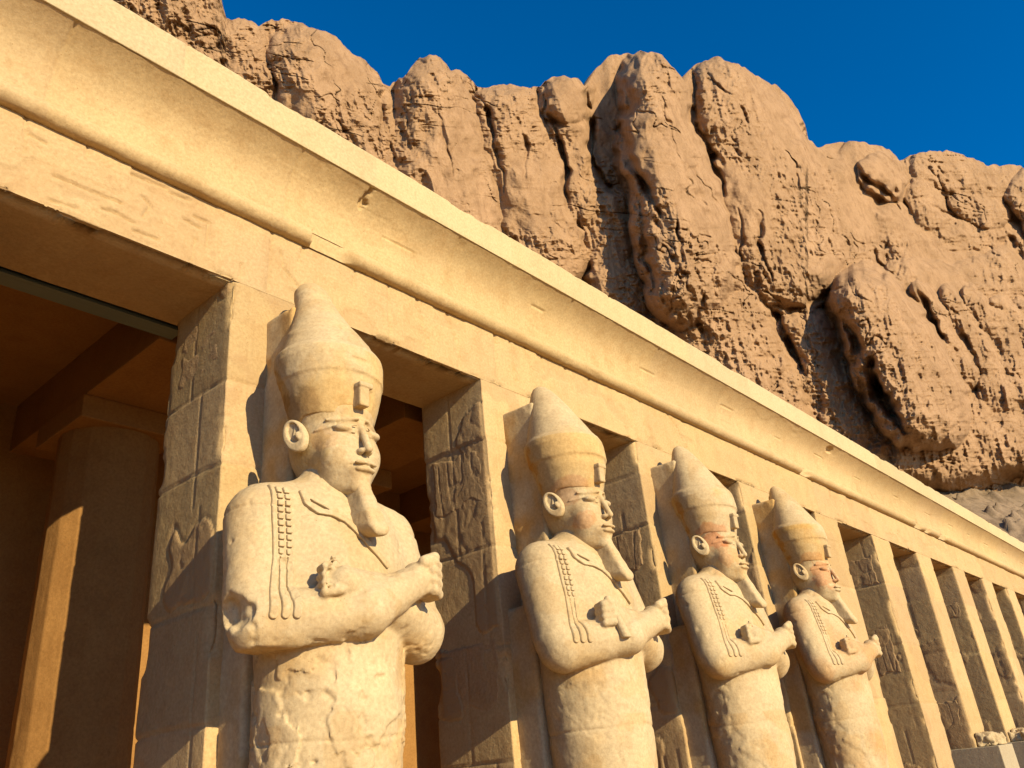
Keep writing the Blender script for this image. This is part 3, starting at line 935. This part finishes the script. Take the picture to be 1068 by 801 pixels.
# statue, coordinates: x across, p out from the pillar, z above eye level ------
ZB = -1.42                      # plinth top below eye level
def body_fn(kind):
    br = kind == 'worn'
    sd = {'worn': 0, 'whole': 5, 'eroded': 11}[kind]
    er = {'worn': 1.0, 'whole': 0.35, 'eroded': 0.6}[kind]
    def torso_only(x, p, z):
        t = ell(x, p, z, (0, 0.53, 1.32), (0.60, 0.41, 0.60))
        t = smin(t, ell(x, p, z, (0, 0.47, 1.68), (0.63, 0.29, 0.30)), 0.14)
        t = smin(t, cap(x, p, z, (-0.50, 0.50, 1.64), (-0.60, 0.66, 1.02), 0.235, 0.205), 0.10)
        t = smin(t, cap(x, p, z, (0.50, 0.50, 1.64), (0.60, 0.66, 1.02), 0.235, 0.205), 0.10)
        return t
    def f(x, p, z):
        d = torso_only(x, p, z)
        # neck and trapezius
        d = smin(d, cap(x, p, z, (0, 0.50, 1.72), (0, 0.60, 2.10), 0.25, 0.195), 0.10)
        # mummiform lower body
        w = np.interp(z, [-1.5, -0.6, 0.2, 0.9, 1.3], [0.37, 0.41, 0.475, 0.50, 0.50]).astype(np.float32)
        dp = np.interp(z, [-1.5, -0.6, 0.2, 0.9, 1.3], [0.36, 0.40, 0.435, 0.43, 0.40]).astype(np.float32)
        pc = 0.55
        e = np.sqrt((x / w) ** 2 + ((p - pc) / dp) ** 2)
        low = (e - 1) * np.minimum(w, dp) * 0.95
        low = np.maximum(low, z - 1.2)
        low = np.maximum(low, ZB - z)
        feet = rbox(x, p, z, (0, 0.85, ZB + 0.14), (0.30, 0.42, 0.14), 0.10)
        low = smin(low, feet, 0.15)
        d = smin(d, low, 0.10)
        # forearms: the far arm lies under, the near one over it
        fa = cap(x, p, z, (0.60, 0.70, 0.97), (0.05, 0.95, 1.10), 0.205, 0.145)
        fa = smin(fa, cap(x, p, z, (0.05, 0.95, 1.10), (-0.24, 0.99, 1.155), 0.145, 0.115), 0.05)
        d = smin(d, fa, 0.025)
        lo = 0.0 if br else 0.055
        na = cap(x, p, z, (-0.59, 0.70, 0.94), (-0.08, 1.00, 1.01), 0.205, 0.155)
        na = smin(na, cap(x, p, z, (-0.08, 1.00, 1.01), (0.27, 1.06, 1.20 - lo), 0.155, 0.108), 0.06)
        d = smin(d, na, 0.02)
        # fists: knuckles, curled fingers and thumb
        for (fx, fp, fz, sg) in ((0.35, 1.07, 1.225 - lo, 1), (-0.30, 1.00, 1.165, -1)):
            sc = 1.0 if sg > 0 else 0.84
            x0_, p0_, z0_ = x, p, z
            x, p, z = fx + (x - fx) / sc, fp + (p - fp) / sc, fz + (z - fz) / sc
            pal = rbox(x, p, z, (fx, fp - 0.02, fz), (0.10, 0.085, 0.115), 0.06)
            for q in range(4):
                zz = fz + 0.095 - q * 0.062
                fg = cap(x, p, z, (fx + sg * 0.02, fp + 0.075, zz + 0.012), (fx + sg * 0.105, fp + 0.02, zz), 0.038, 0.036)
                fg = smin(fg, cap(x, p, z, (fx + sg * 0.105, fp + 0.02, zz), (fx + sg * 0.085, fp - 0.07, zz - 0.006), 0.036, 0.034), 0.01)
                pal = smin(pal, fg, 0.014)
            th = cap(x, p, z, (fx - sg * 0.04, fp + 0.06, fz + 0.10), (fx + sg * 0.06, fp + 0.055, fz + 0.145), 0.042, 0.034)
            pal = smin(pal, th, 0.015)
            if kind != 'whole' and sg < 0:     # this hand is broken away to a stump
                cut = ell(x, p, z, (fx - 0.02, fp + 0.13, fz + 0.05), (0.15, 0.12, 0.13)) + 0.09 * fbm(x * 9, p * 9, z * 9, 4, 201)
                pal = smax(pal, -cut, 0.015)
            x, p, z = x0_, p0_, z0_
            d = smin(d, pal * sc, 0.03)
        # weathering
        d = d + 0.007 * fbm(x * 3.2 + sd, p * 3.2, z * 3.2, 3, 211) + 0.0045 * fbm(x * 13 + sd, p * 13, z * 13, 3, 215)
        lowz = sstep(1.0, 0.7, z)
        fl1 = fbm(x * 2.1 + 4 + sd, p * 2.1, z * 2.1, 5, 217)
        d = d + 0.013 * er * sstep(0.20, 0.225, fl1) * (0.15 + 0.85 * lowz)
        d = d - 0.006 * er * sstep(0.16, 0.18, fbm(x * 1.7 - sd, p * 1.7, z * 1.7, 5, 218)) * lowz
        d = d + 0.05 * er * np.clip(fbm(x * 11 + sd, p * 11, z * 11, 3, 216) - 0.36, 0, 1)
        jz = 0.30 + 0.02 * fbm(x * 3, p * 3, sd, 2, 214)
        for q in (jz, jz - 0.83, jz + 1.36):
            d = d + 0.008 * np.exp(-((z - q) / 0.009) ** 2)
        if br:
            # elbow knocked off, underside of the near forearm split away
            c = ell(x, p, z, (-0.88, 0.70, 1.00), (0.16, 0.22, 0.14)) + 0.05 * fbm(x * 7, p * 7, z * 7, 3, 221)
            d = smax(d, -c, 0.012)
            c = rbox(x, p, z, (-0.54, 0.88, 0.64), (0.36, 0.45, 0.165), 0.03) + 0.035 * fbm(x * 6, p * 6, z * 6, 3, 223)
            keep = np.sqrt((x / 0.50) ** 2 + ((p - 0.55) / 0.435) ** 2)
            c = np.maximum(c, (1.0 - keep) * 0.43)
            d = smax(d, -c, 0.012)
        else:
            hole = ell(x, p, z, (0.12, 1.02, -0.02), (0.13, 0.05, 0.09)) + 0.03 * fbm(x * 12, p * 12, z * 12, 3, 225)
            d = smax(d, -hole, 0.01)
        return d
    return f, torso_only

def head_fn(x, p, z):
    ax = np.abs(x)
    d = ell(x, p, z, (0, 0.555, 2.27), (0.270, 0.335, 0.36))
    d = smin(d, ell(x, p, z, (0, 0.70, 1.95), (0.180, 0.205, 0.175)), 0.12)
    d = smin(d, ell(ax, p, z, (0.115, 0.785, 2.10), (0.11, 0.095, 0.12)), 0.10)     # cheeks
    d = smin(d, ell(x, p, z, (0, 0.875, 1.840), (0.075, 0.065, 0.055)), 0.06)      # chin
    d = smin(d, ell(x, p, z, (0, 0.865, 1.975), (0.105, 0.080, 0.085)), 0.05)      # muzzle
    d = smin(d, ell(x, p, z, (0, 0.575, 2.42), (0.284, 0.312, 0.17)), 0.03)         # forehead
    d = smax(d, -ell(ax, p, z, (0.118, 0.985, 2.262), (0.098, 0.090, 0.050)), 0.04)  # eye sockets
    d = smin(d, ell(ax, p, z, (0.118, 0.850, 2.255), (0.072, 0.050, 0.032)), 0.008)  # eyes
    d = smin(d, cap(ax, p, z, (0.050, 0.905, 2.280), (0.180, 0.830, 2.268), 0.007, 0.007), 0.012)  # upper lids
    d = smin(d, cap(ax, p, z, (0.180, 0.830, 2.268), (0.250, 0.70, 2.258), 0.007, 0.005), 0.014)
    d = smin(d, cap(ax, p, z, (0.058, 0.895, 2.228), (0.180, 0.830, 2.240), 0.007, 0.007), 0.008)
    d = smin(d, cap(ax, p, z, (0.040, 0.905, 2.332), (0.215, 0.785, 2.322), 0.012, 0.009), 0.03)  # brows
    d = smin(d, cap(x, p, z, (0, 0.875, 2.32), (0, 0.968, 2.100), 0.022, 0.028), 0.028)            # nose
    d = smin(d, ell(ax, p, z, (0.033, 0.922, 2.088), (0.024, 0.036, 0.022)), 0.014)
    d = smax(d, -ell(ax, p, z, (0.020, 0.950, 2.060), (0.014, 0.020, 0.014)), 0.005)
    d = smax(d, -ell(x, p, z, (0, 0.985, 2.030), (0.030, 0.025, 0.022)), 0.02)
    d = smin(d, ell(x, p, z, (0, 0.935, 1.998), (0.092, 0.036, 0.020)), 0.006)                     # lips
    d = smin(d, ell(x, p, z, (0, 0.930, 1.955), (0.080, 0.036, 0.023)), 0.006)
    d = smax(d, -cap(ax, p, z, (0, 0.976, 1.977), (0.108, 0.900, 1.984), 0.010, 0.009), 0.004)
    d = smax(d, -ell(x, p, z, (0, 0.965, 1.920), (0.075, 0.030, 0.014)), 0.02)
    d = d + 0.005 * fbm(x * 6, p * 6, z * 6, 3, 231) + 0.02 * np.clip(fbm(x * 14, p * 14, z * 14, 3, 232) - 0.38, 0, 1) + 0.0018 * fbm(x * 22, p * 22, z * 22, 2, 233)
    return d

def crown_fn(kind):
    if kind == 'worn':
        ax_z = [2.2, 2.6, 2.95, 3.3, 3.65, 3.9]
        ax_p = [0.575, 0.57, 0.52, 0.42, 0.29, 0.25]
        wz = [2.75, 2.95, 3.12, 3.26, 3.38, 3.46, 3.51, 3.57, 3.65, 3.71, 3.75]
        wr = [0.37, 0.350, 0.285, 0.225, 0.185, 0.165, 0.152, 0.150, 0.130, 0.088, 0.02]
    else:
        ax_z = [2.2, 2.6, 2.95, 3.3, 3.6, 3.9]
        ax_p = [0.575, 0.58, 0.53, 0.43, 0.34, 0.28]
        wz = [2.75, 2.95, 3.12, 3.3, 3.42, 3.50, 3.56, 3.61, 3.645]
        wr = [0.375, 0.345, 0.285, 0.225, 0.180, 0.142, 0.112, 0.075, 0.02]
    def f(x, p, z):
        pc = np.interp(z, ax_z, ax_p).astype(np.float32)
        r = np.interp(z, wz, wr).astype(np.float32)
        white = np.sqrt(x * x + (p - pc) ** 2) - r
        white = np.maximum(white * 0.86, 2.7 - z)
        white = np.maximum(white, z - wz[-1])
        rz = [2.26, 2.34, 2.5, 2.7, 2.84, 2.90, 2.935, 2.95]
        rx = np.interp(z, rz, [0.254, 0.274, 0.326, 0.380, 0.405, 0.40, 0.375, 0.33]).astype(np.float32)
        rp = np.interp(z, rz, [0.280, 0.296, 0.326, 0.358, 0.380, 0.376, 0.355, 0.32]).astype(np.float32)
        e = np.sqrt((x / rx) ** 2 + ((p - pc) / rp) ** 2)
        red = (e - 1) * np.minimum(rx, rp) * 0.9
        # brim: lower at the back of the head, arched over the brow
        brim = 2.36 - 0.30 * np.clip((0.62 - p) / 0.5, 0, 1) + 0.03 * np.clip(np.abs(x) / 0.3, 0, 1)
        red = np.maximum(red, brim - z)
        red = np.maximum(red, z - 2.945)
        d = smin(white, red, 0.035)
        if kind == 'worn':
            d = d - 0.006 * np.exp(-((z - 3.10 + 0.25 * (p - 0.5)) / 0.03) ** 2)
            d = d + 0.008 * sstep(0.2, 0.26, fbm(x * 3, p * 3, z * 3, 3, 241)) * (z < 2.8)
        d = d + 0.006 * fbm(x * 4, p * 4, z * 4, 3, 243) + 0.002 * fbm(x * 18, p * 18, z * 18, 2, 245)
        # keep the wall side inside the pillar
        return np.maximum(d, 0.02 - p)
    return f

def beard_fn(x, p, z):
    # long beard, widening to a blunt tip, joined to throat and chest by a web of stone
    t = np.clip((1.86 - z) / 0.40, 0, 1)
    w = 0.054 + 0.030 * t
    front = 0.930 + 0.185 * t
    back = 0.50
    cy, hy = (front + back) / 2, (front - back) / 2
    qx, qp = np.abs(x) - w + 0.04, np.abs(p - cy) - hy + 0.04
    d = np.hypot(np.maximum(qx, 0), np.maximum(qp, 0)) + np.minimum(np.maximum(qx, qp), 0) - 0.04
    d = np.maximum(d * 0.90, z - 1.87 - 0.05 * (p - 0.93))
    d = smax(d, 1.47 + 0.20 * (1.05 - p) - z, 0.09)
    d = d + 0.004 * np.sin(z * 60) * sstep(0.9, 0.97, p) * 0.5
    return d + 0.006 * fbm(x * 8, p * 8, z * 8, 3, 251)

def ear_fn(sg):
    def f(x, p, z):
        X = x * sg - 0.300 - 0.30 * (0.60 - p)       # ear turned a little outward at the back
        zz, pp = z - 2.235, (p - 0.575) + 0.28 * (z - 2.235)
        e = np.sqrt((pp / 0.088) ** 2 + (zz / 0.142) ** 2)
        wid = np.where(zz < 0, 0.86, 1.0)
        e = e / np.where(zz < 0, 1 - 0.25 * np.clip(-zz / 0.135, 0, 1), 1)
        body = np.maximum((e - 1) * 0.075, np.abs(X) - 0.034)
        body = smax((e - 1) * 0.075, np.abs(X) - 0.026, 0.02)
        e2 = np.sqrt(((pp - 0.004) / 0.050) ** 2 + ((zz - 0.036) / 0.078) ** 2)
        hol = np.maximum((e2 - 1) * 0.05, 0.004 - X)
        body = smax(body, -hol, 0.010)
        inner = cap(X, pp, zz, (0.0, 0.024, 0.085), (0.004, -0.012, -0.005), 0.010, 0.013)   # antihelix
        body = smin(body, inner, 0.008)
        tr = ell(X, pp, zz, (0.022, 0.042, 0.0), (0.022, 0.022, 0.032))
        body = smin(body, tr, 0.010)
        return body
    return f

def slab_fn(kind):
    top = 3.46 if kind == 'worn' else 3.40
    def f(x, p, z):
        w = 0.20 if kind == 'worn' else 0.23
        d = rbox(x, p, z, (0, 0.10, (top + ZB) / 2), (w, 0.235 if kind == 'worn' else 0.29, (top - ZB) / 2), 0.035)
        d = np.maximum(d, (z - (top + 0.10) - 0.12 * (0.30 - p)) * 0.9)
        lw = rbox(x, p, z, (0, 0.06, (1.4 + ZB) / 2), (0.43, 0.20, (1.4 - ZB) / 2), 0.03)
        d = np.minimum(d, lw)
        d = d + 0.008 * fbm(x * 4, p * 4, z * 4, 3, 261) + 0.010 * sstep(0.2, 0.3, fbm(x * 3, p * 3, z * 2, 3, 262))
        d = d + 0.012 * np.exp(-((np.abs(x) - w + 0.07) / 0.018) ** 2) * (p > 0.0)
        return d
    return f

def poly_xz(x, z, pts, r):
    best = np.full(x.shape, 1e3, np.float32)
    for a, b in zip(pts[:-1], pts[1:]):
        dx, dz = b[0] - a[0], b[1] - a[1]
        t = np.clip(((x - a[0]) * dx + (z - a[1]) * dz) / (dx * dx + dz * dz + 1e-9), 0, 1)
        best = np.minimum(best, np.hypot(x - a[0] - t * dx, z - a[1] - t * dz))
    return best - r

def relief(base, region, h):
    """a raised figure: everything within the outline, h above the surface"""
    def f(x, p, z):
        return np.maximum(np.maximum(base(x, p, z) - h, region(x, z)), 0.55 - p)
    return f

def flail_region(x, z):
    d = np.full(x.shape, 1e3, np.float32)
    for k in range(2):
        d = np.minimum(d, poly_xz(x, z, [(-0.515 + 0.048 * k, 1.80), (-0.555 + 0.052 * k, 1.34)], 0.018))
    for zz in np.arange(1.34, 1.80, 0.047):
        d = np.maximum(d, -poly_xz(x, z, [(-0.6, zz), (-0.3, zz)], 0.005))
    d = np.minimum(d, poly_xz(x, z, [(-0.556, 1.82), (-0.600, 1.34)], 0.010))
    for k in range(3):
        d = np.minimum(d, poly_xz(x, z, [(-0.590 + 0.050 * k, 1.325), (-0.660 + 0.060 * k, 0.96)], 0.021))
    return d
def crook_region(x, z):
    d = poly_xz(x, z, [(-0.36, 1.79), (-0.355, 1.71), (-0.30, 1.65), (-0.22, 1.64), (-0.14, 1.60), (-0.06, 1.52), (0.02, 1.44), (0.16, 1.33)], 0.020)
    return np.minimum(d, poly_xz(x, z, [(-0.36, 1.79), (-0.30, 1.73), (-0.20, 1.66)], 0.016))

def build_statue_meshes(kind, h_body, h_fine):
    bf, torso = body_fn(kind)
    out = {}
    out['body'] = surface(bf, (-0.95, -0.04, ZB - 0.03), (0.95, 1.36, 2.2), h_body, 'body')
    out['head'] = surface(head_fn, (-0.36, 0.2, 1.74), (0.36, 1.1, 2.62), h_fine, 'head')
    out['crown'] = surface(crown_fn(kind), (-0.5, 0.0, 2.0), (0.5, 1.15, 3.9), h_fine * 1.5, 'crown')
    out['beard'] = surface(beard_fn, (-0.18, 0.5, 1.3), (0.18, 1.2, 1.92), h_fine, 'beard')
    out['ear_l'] = surface(ear_fn(-1), (-0.44, 0.44, 2.06), (-0.22, 0.70, 2.41), h_fine * 0.7, 'ear')
    out['ear_r'] = surface(ear_fn(1), (0.22, 0.44, 2.06), (0.44, 0.70, 2.41), h_fine * 0.7, 'ear')
    out['back_slab'] = surface(slab_fn(kind), (-0.52, -0.16, ZB - 0.03), (0.52, 0.42, 3.7), h_body * 1.3, 'back_slab')
    out['flail'] = surface(relief(bf, flail_region, 0.016), (-0.74, 0.45, 0.88), (-0.34, 1.2, 1.86), h_fine * 0.85, 'flail')
    out['crook'] = surface(relief(torso, crook_region, 0.020), (-0.42, 0.5, 1.25), (0.22, 1.2, 1.84), h_fine * 0.85, 'crook')
    ur = lambda x, p, z: np.minimum(rbox(x, p, z, (-0.02, 0.905, 2.50), (0.042, 0.06, 0.085), 0.010),
                                    rbox(x, p, z, (-0.01, 0.925, 2.575), (0.058, 0.05, 0.020), 0.010)) + 0.004 * fbm(x * 20, p * 20, z * 20, 2, 271)
    out['uraeus'] = surface(ur, (-0.09, 0.80, 2.38), (0.09, 1.06, 2.64), h_fine, 'uraeus')
    if kind == 'whole':
        st = lambda x, p, z: np.maximum(cap(x, p, z, (-0.29, 1.07, 1.14), (-0.25, 1.11, 0.97), 0.034, 0.042), 0.965 - z)
        out['crook_stub'] = surface(st, (-0.40, 0.94, 0.92), (-0.16, 1.22, 1.22), h_fine, 'crook_stub')
    return out

def blob(V, c, r, seed, amp=0.9):
    q = ((V[:, 0] - c[0]) / r[0]) ** 2 + ((V[:, 1] + c[1]) / r[1]) ** 2 + ((V[:, 2] - c[2]) / r[2]) ** 2
    n = fbm(V[:, 0] * 7, V[:, 1] * 7, V[:, 2] * 7, 5, seed)
    return 1 - sstep(0.55, 0.85, q + 1.3 * amp * n)

def tint_for(idx, part, V):
    """weathered pigment: ochre on the crown, red on face and ears, pale repair plaster"""
    t = np.ones((len(V), 3), np.float32)
    def lay(mask, col, k):
        nonlocal t
        t = t * (1 - (mask * k)[:, None]) + t * np.array(col, np.float32)[None] * (mask * k)[:, None]
    nz = fbm(V[:, 0] * 2.5, V[:, 1] * 2.5, V[:, 2] * 2.5 + idx * 9, 4, 281)
    lay(sstep(0.05, 0.5, nz), (1.05, 0.95, 0.78), 0.6)
    n2 = fbm(V[:, 0] * 3 + idx * 5, V[:, 1] * 3, V[:, 2] * 3, 5, 283)
    lay(sstep(0.16, 0.20, n2), (1.07, 1.07, 1.08), 0.55)
    lay(sstep(0.20, 0.26, -n2), (0.92, 0.84, 0.72), 0.55)
    if part == 'crown':
        lay(sstep(-0.1, 0.4, nz + 0.2) * (V[:, 2] < 2.9), (1.0, 0.90, 0.66), 0.7)
        if idx == 0:
            lay(blob(V, (-0.33, 0.50, 2.45), (0.16, 0.28, 0.2), 11), (0.62, 0.56, 0.52), 0.75)
            lay(blob(V, (-0.36, 0.32, 2.55), (0.14, 0.22, 0.3), 12), (0.86, 0.72, 0.45), 0.8)
            lay(blob(V, (0, 0.45, 3.52), (0.3, 0.3, 0.05), 13, 0.2), (1.08, 1.06, 1.05), 0.9)
            lay(blob(V, (0, 0.55, 3.16), (0.4, 0.5, 0.06), 14, 0.2), (1.06, 1.06, 1.05), 0.9)
        else:
            lay(blob(V, (-0.38, 0.30, 2.5), (0.13, 0.18, 0.5), 15 + idx), (0.95, 0.68, 0.30), 0.8)
            if idx >= 2:
                lay(np.exp(-((V[:, 2] - 2.86) / 0.04) ** 2) * sstep(-0.3, 0.1, nz), (0.98, 0.86, 0.55), 0.6)
            lay(blob(V, (-0.24, 0.72, 2.40), (0.16, 0.24, 0.10), 25 + idx), ((0.85, 0.62, 0.62), (0.96, 0.55, 0.42), (0.95, 0.70, 0.58))[idx - 1], 0.6)
    if part in ('back_slab',):
        lay(sstep(-0.2, 0.3, nz), (1.0, 0.80, 0.45), 0.7)
        if idx > 0:
            lay(blob(V, (-0.34, 0.2, 2.9), (0.1, 0.12, 0.6), 33), (1.0, 0.7, 0.28), 0.8)
    if part == 'head':
        if idx == 0:
            lay(blob(V, (-0.22, 0.80, 2.20), (0.12, 0.14, 0.10), 41), (1.02, 0.84, 0.72), 0.55)
            lay(blob(V, (-0.28, 0.62, 2.12), (0.15, 0.25, 0.22), 42), (1.0, 0.92, 0.68), 0.6)
        elif idx == 1:
            lay(blob(V, (-0.20, 0.80, 2.07), (0.13, 0.16, 0.10), 43), (1.0, 0.70, 0.56), 0.6)
            lay(blob(V, (-0.26, 0.65, 2.30), (0.12, 0.20, 0.10), 44), (0.88, 0.68, 0.64), 0.6)
        elif idx == 2:
            lay(blob(V, (-0.24, 0.70, 2.28), (0.14, 0.24, 0.12), 45), (0.98, 0.52, 0.38), 0.75)
            lay(blob(V, (-0.16, 0.85, 2.12), (0.16, 0.16, 0.2), 46), (1.0, 0.72, 0.55), 0.6)
        else:
            lay(blob(V, (-0.17, 0.85, 2.12), (0.22, 0.22, 0.28), 47), (1.0, 0.62, 0.48), 0.7)
    if part == 'body':
        lay(blob(V, (0.02, 1.0, 0.62), (0.42, 0.5, 0.20), 51, 0.9), (1.06, 1.06, 1.08), 0.8)
        lay(sstep(0.1, 0.3, fbm(V[:, 0] * 3, V[:, 1] * 3, V[:, 2] * 3, 3, 53 + idx)) * (V[:, 2] < 0.4), (0.98, 0.88, 0.74), 0.7)
        lay(blob(V, (-0.18, 0.9, 1.95), (0.2, 0.3, 0.10), 55 + idx), (1.0, 0.78, 0.66), 0.4)
        if idx == 0:
            lay(blob(V, (-0.12, 1.12, 1.04), (0.07, 0.12, 0.10), 57, 0.3), (1.06, 1.08, 1.14), 0.9)
        if idx == 1:
            lay(blob(V, (-0.58, 0.86, 1.0), (0.10, 0.12, 0.12), 58, 0.3), (1.04, 1.06, 1.12), 0.9)
            lay(blob(V, (-0.12, 1.12, 1.02), (0.08, 0.12, 0.12), 59, 0.3), (1.06, 1.08, 1.14), 0.9)
        if idx == 3:
            lay(sstep(-0.2, 0.3, nz), (0.93, 0.80, 0.74), 0.7)
    return t

labels = ['nearest and largest crowned stone figure, its elbow broken off and one fist chipped away',
          'crowned stone figure second from the left, faint pink patch on its cheek',
          'crowned stone figure with a bright red band above its ear, third along the row',
          'farthest whole crowned figure, its whole face stained orange red']
worn = build_statue_meshes('worn', 0.0105, 0.0065)
fine = build_statue_meshes('whole', 0.0125, 0.0085)
rough = build_statue_meshes('eroded', 0.016, 0.0095)
for idx in range(4):
    src = (worn, fine, rough, rough)[idx]
    xc = pil_x(idx + 1) + PW / 2
    st = thing('osiride_statue', labels[idx], 'statue', (xc, Y0, EYE), 'crowned statues standing against the pillars')
    if idx >= 2:                # the last two are broader and stand flatter against their pillars
        st.scale = (1.10, 0.92, 1.0)
    for part, (V, F) in src.items():
        nm = {'ear_l': 'ear', 'ear_r': 'ear'}.get(part, part)
        me = fast_mesh(nm, V, F)
        attr_col(me, 'tint', tint_for(idx, part, V))
        link(nm, me, M['statue'], st)

# plinths and the stumps of lost statues on the pillars farther along ---------
plm = box_mesh('statue_plinth', [(-0.565, 0.565, -0.42, PD + 0.04, 0.092, EYE - 0.29)])
def stump_fn(seed):
    def f(x, p, z):
        d = rbox(x, p, z, (-0.1, 0.12, 0.08), (0.34, 0.20, 0.14), 0.06)
        d = smin(d, ell(x, p, z, (0.15, 0.16, 0.02), (0.26, 0.20, 0.20)), 0.05)
        d = d + 0.13 * fbm(x * 5 + seed, p * 5, z * 5, 5, 301) + 0.02 * fbm(x * 14, p * 14, z * 14, 2, 302)
        return np.maximum(np.maximum(d, -z + 0.0), 0.015 - p)
    return f
words = {5: 'first', 6: 'second', 7: 'third', 8: 'fourth'}
for i in range(1, 10):
    xc = pil_x(i) + PW / 2
    if i <= 4:
        zt = ZB + EYE
        me = box_mesh('statue_plinth', [(-0.56, 0.56, -1.38, -0.004, 0.092, zt - 0.002)])
        if i > 4: continue
        o = link('statue_plinth', me, M['plinth'], None, (xc, Y0, 0))
        o['label'] = 'low stone base under the %s crowned figure from the left' % ['first', 'second', 'third', 'fourth'][i - 1]
        o['category'] = 'plinth'
        o['group'] = 'statue bases along the colonnade'
    elif i >= 7 and i <= 9:
        o = link('statue_plinth', plm if i == 7 else plm.copy(), None, None, (xc, Y0, 0))
        if i == 7:
            plm.materials.append(M['plinth'])
        add_bevel(o, 0.015)
        o['label'] = {7: 'nearer of the tall block bases at the lower right, a broken stump on top',
                      8: 'tall block base just beyond the nearer one at the lower right',
                      9: 'farthest tall block base beside the right edge'}[i]
        o['category'] = 'plinth'
        o['group'] = 'statue bases along the colonnade'
        if i <= 8:
            V, F = surface(stump_fn(i * 3.7), (-0.6, -0.05, -0.05), (0.6, 0.6, 0.45), 0.02, 'stump')
            me = fast_mesh('broken_statue', V, F)
            attr_col(me, 'tint', np.ones((len(V), 3)))
            s = link('broken_statue', me, M['statue'], None, (xc, Y0, EYE - 0.287))
            s['label'] = {7: 'jagged stump of a lost figure on the nearer tall block base',
                          8: 'jagged stump of a lost figure on the tall base behind the nearer one'}[i]
            s['category'] = 'statue stump'
            s['group'] = 'stumps of lost statues'
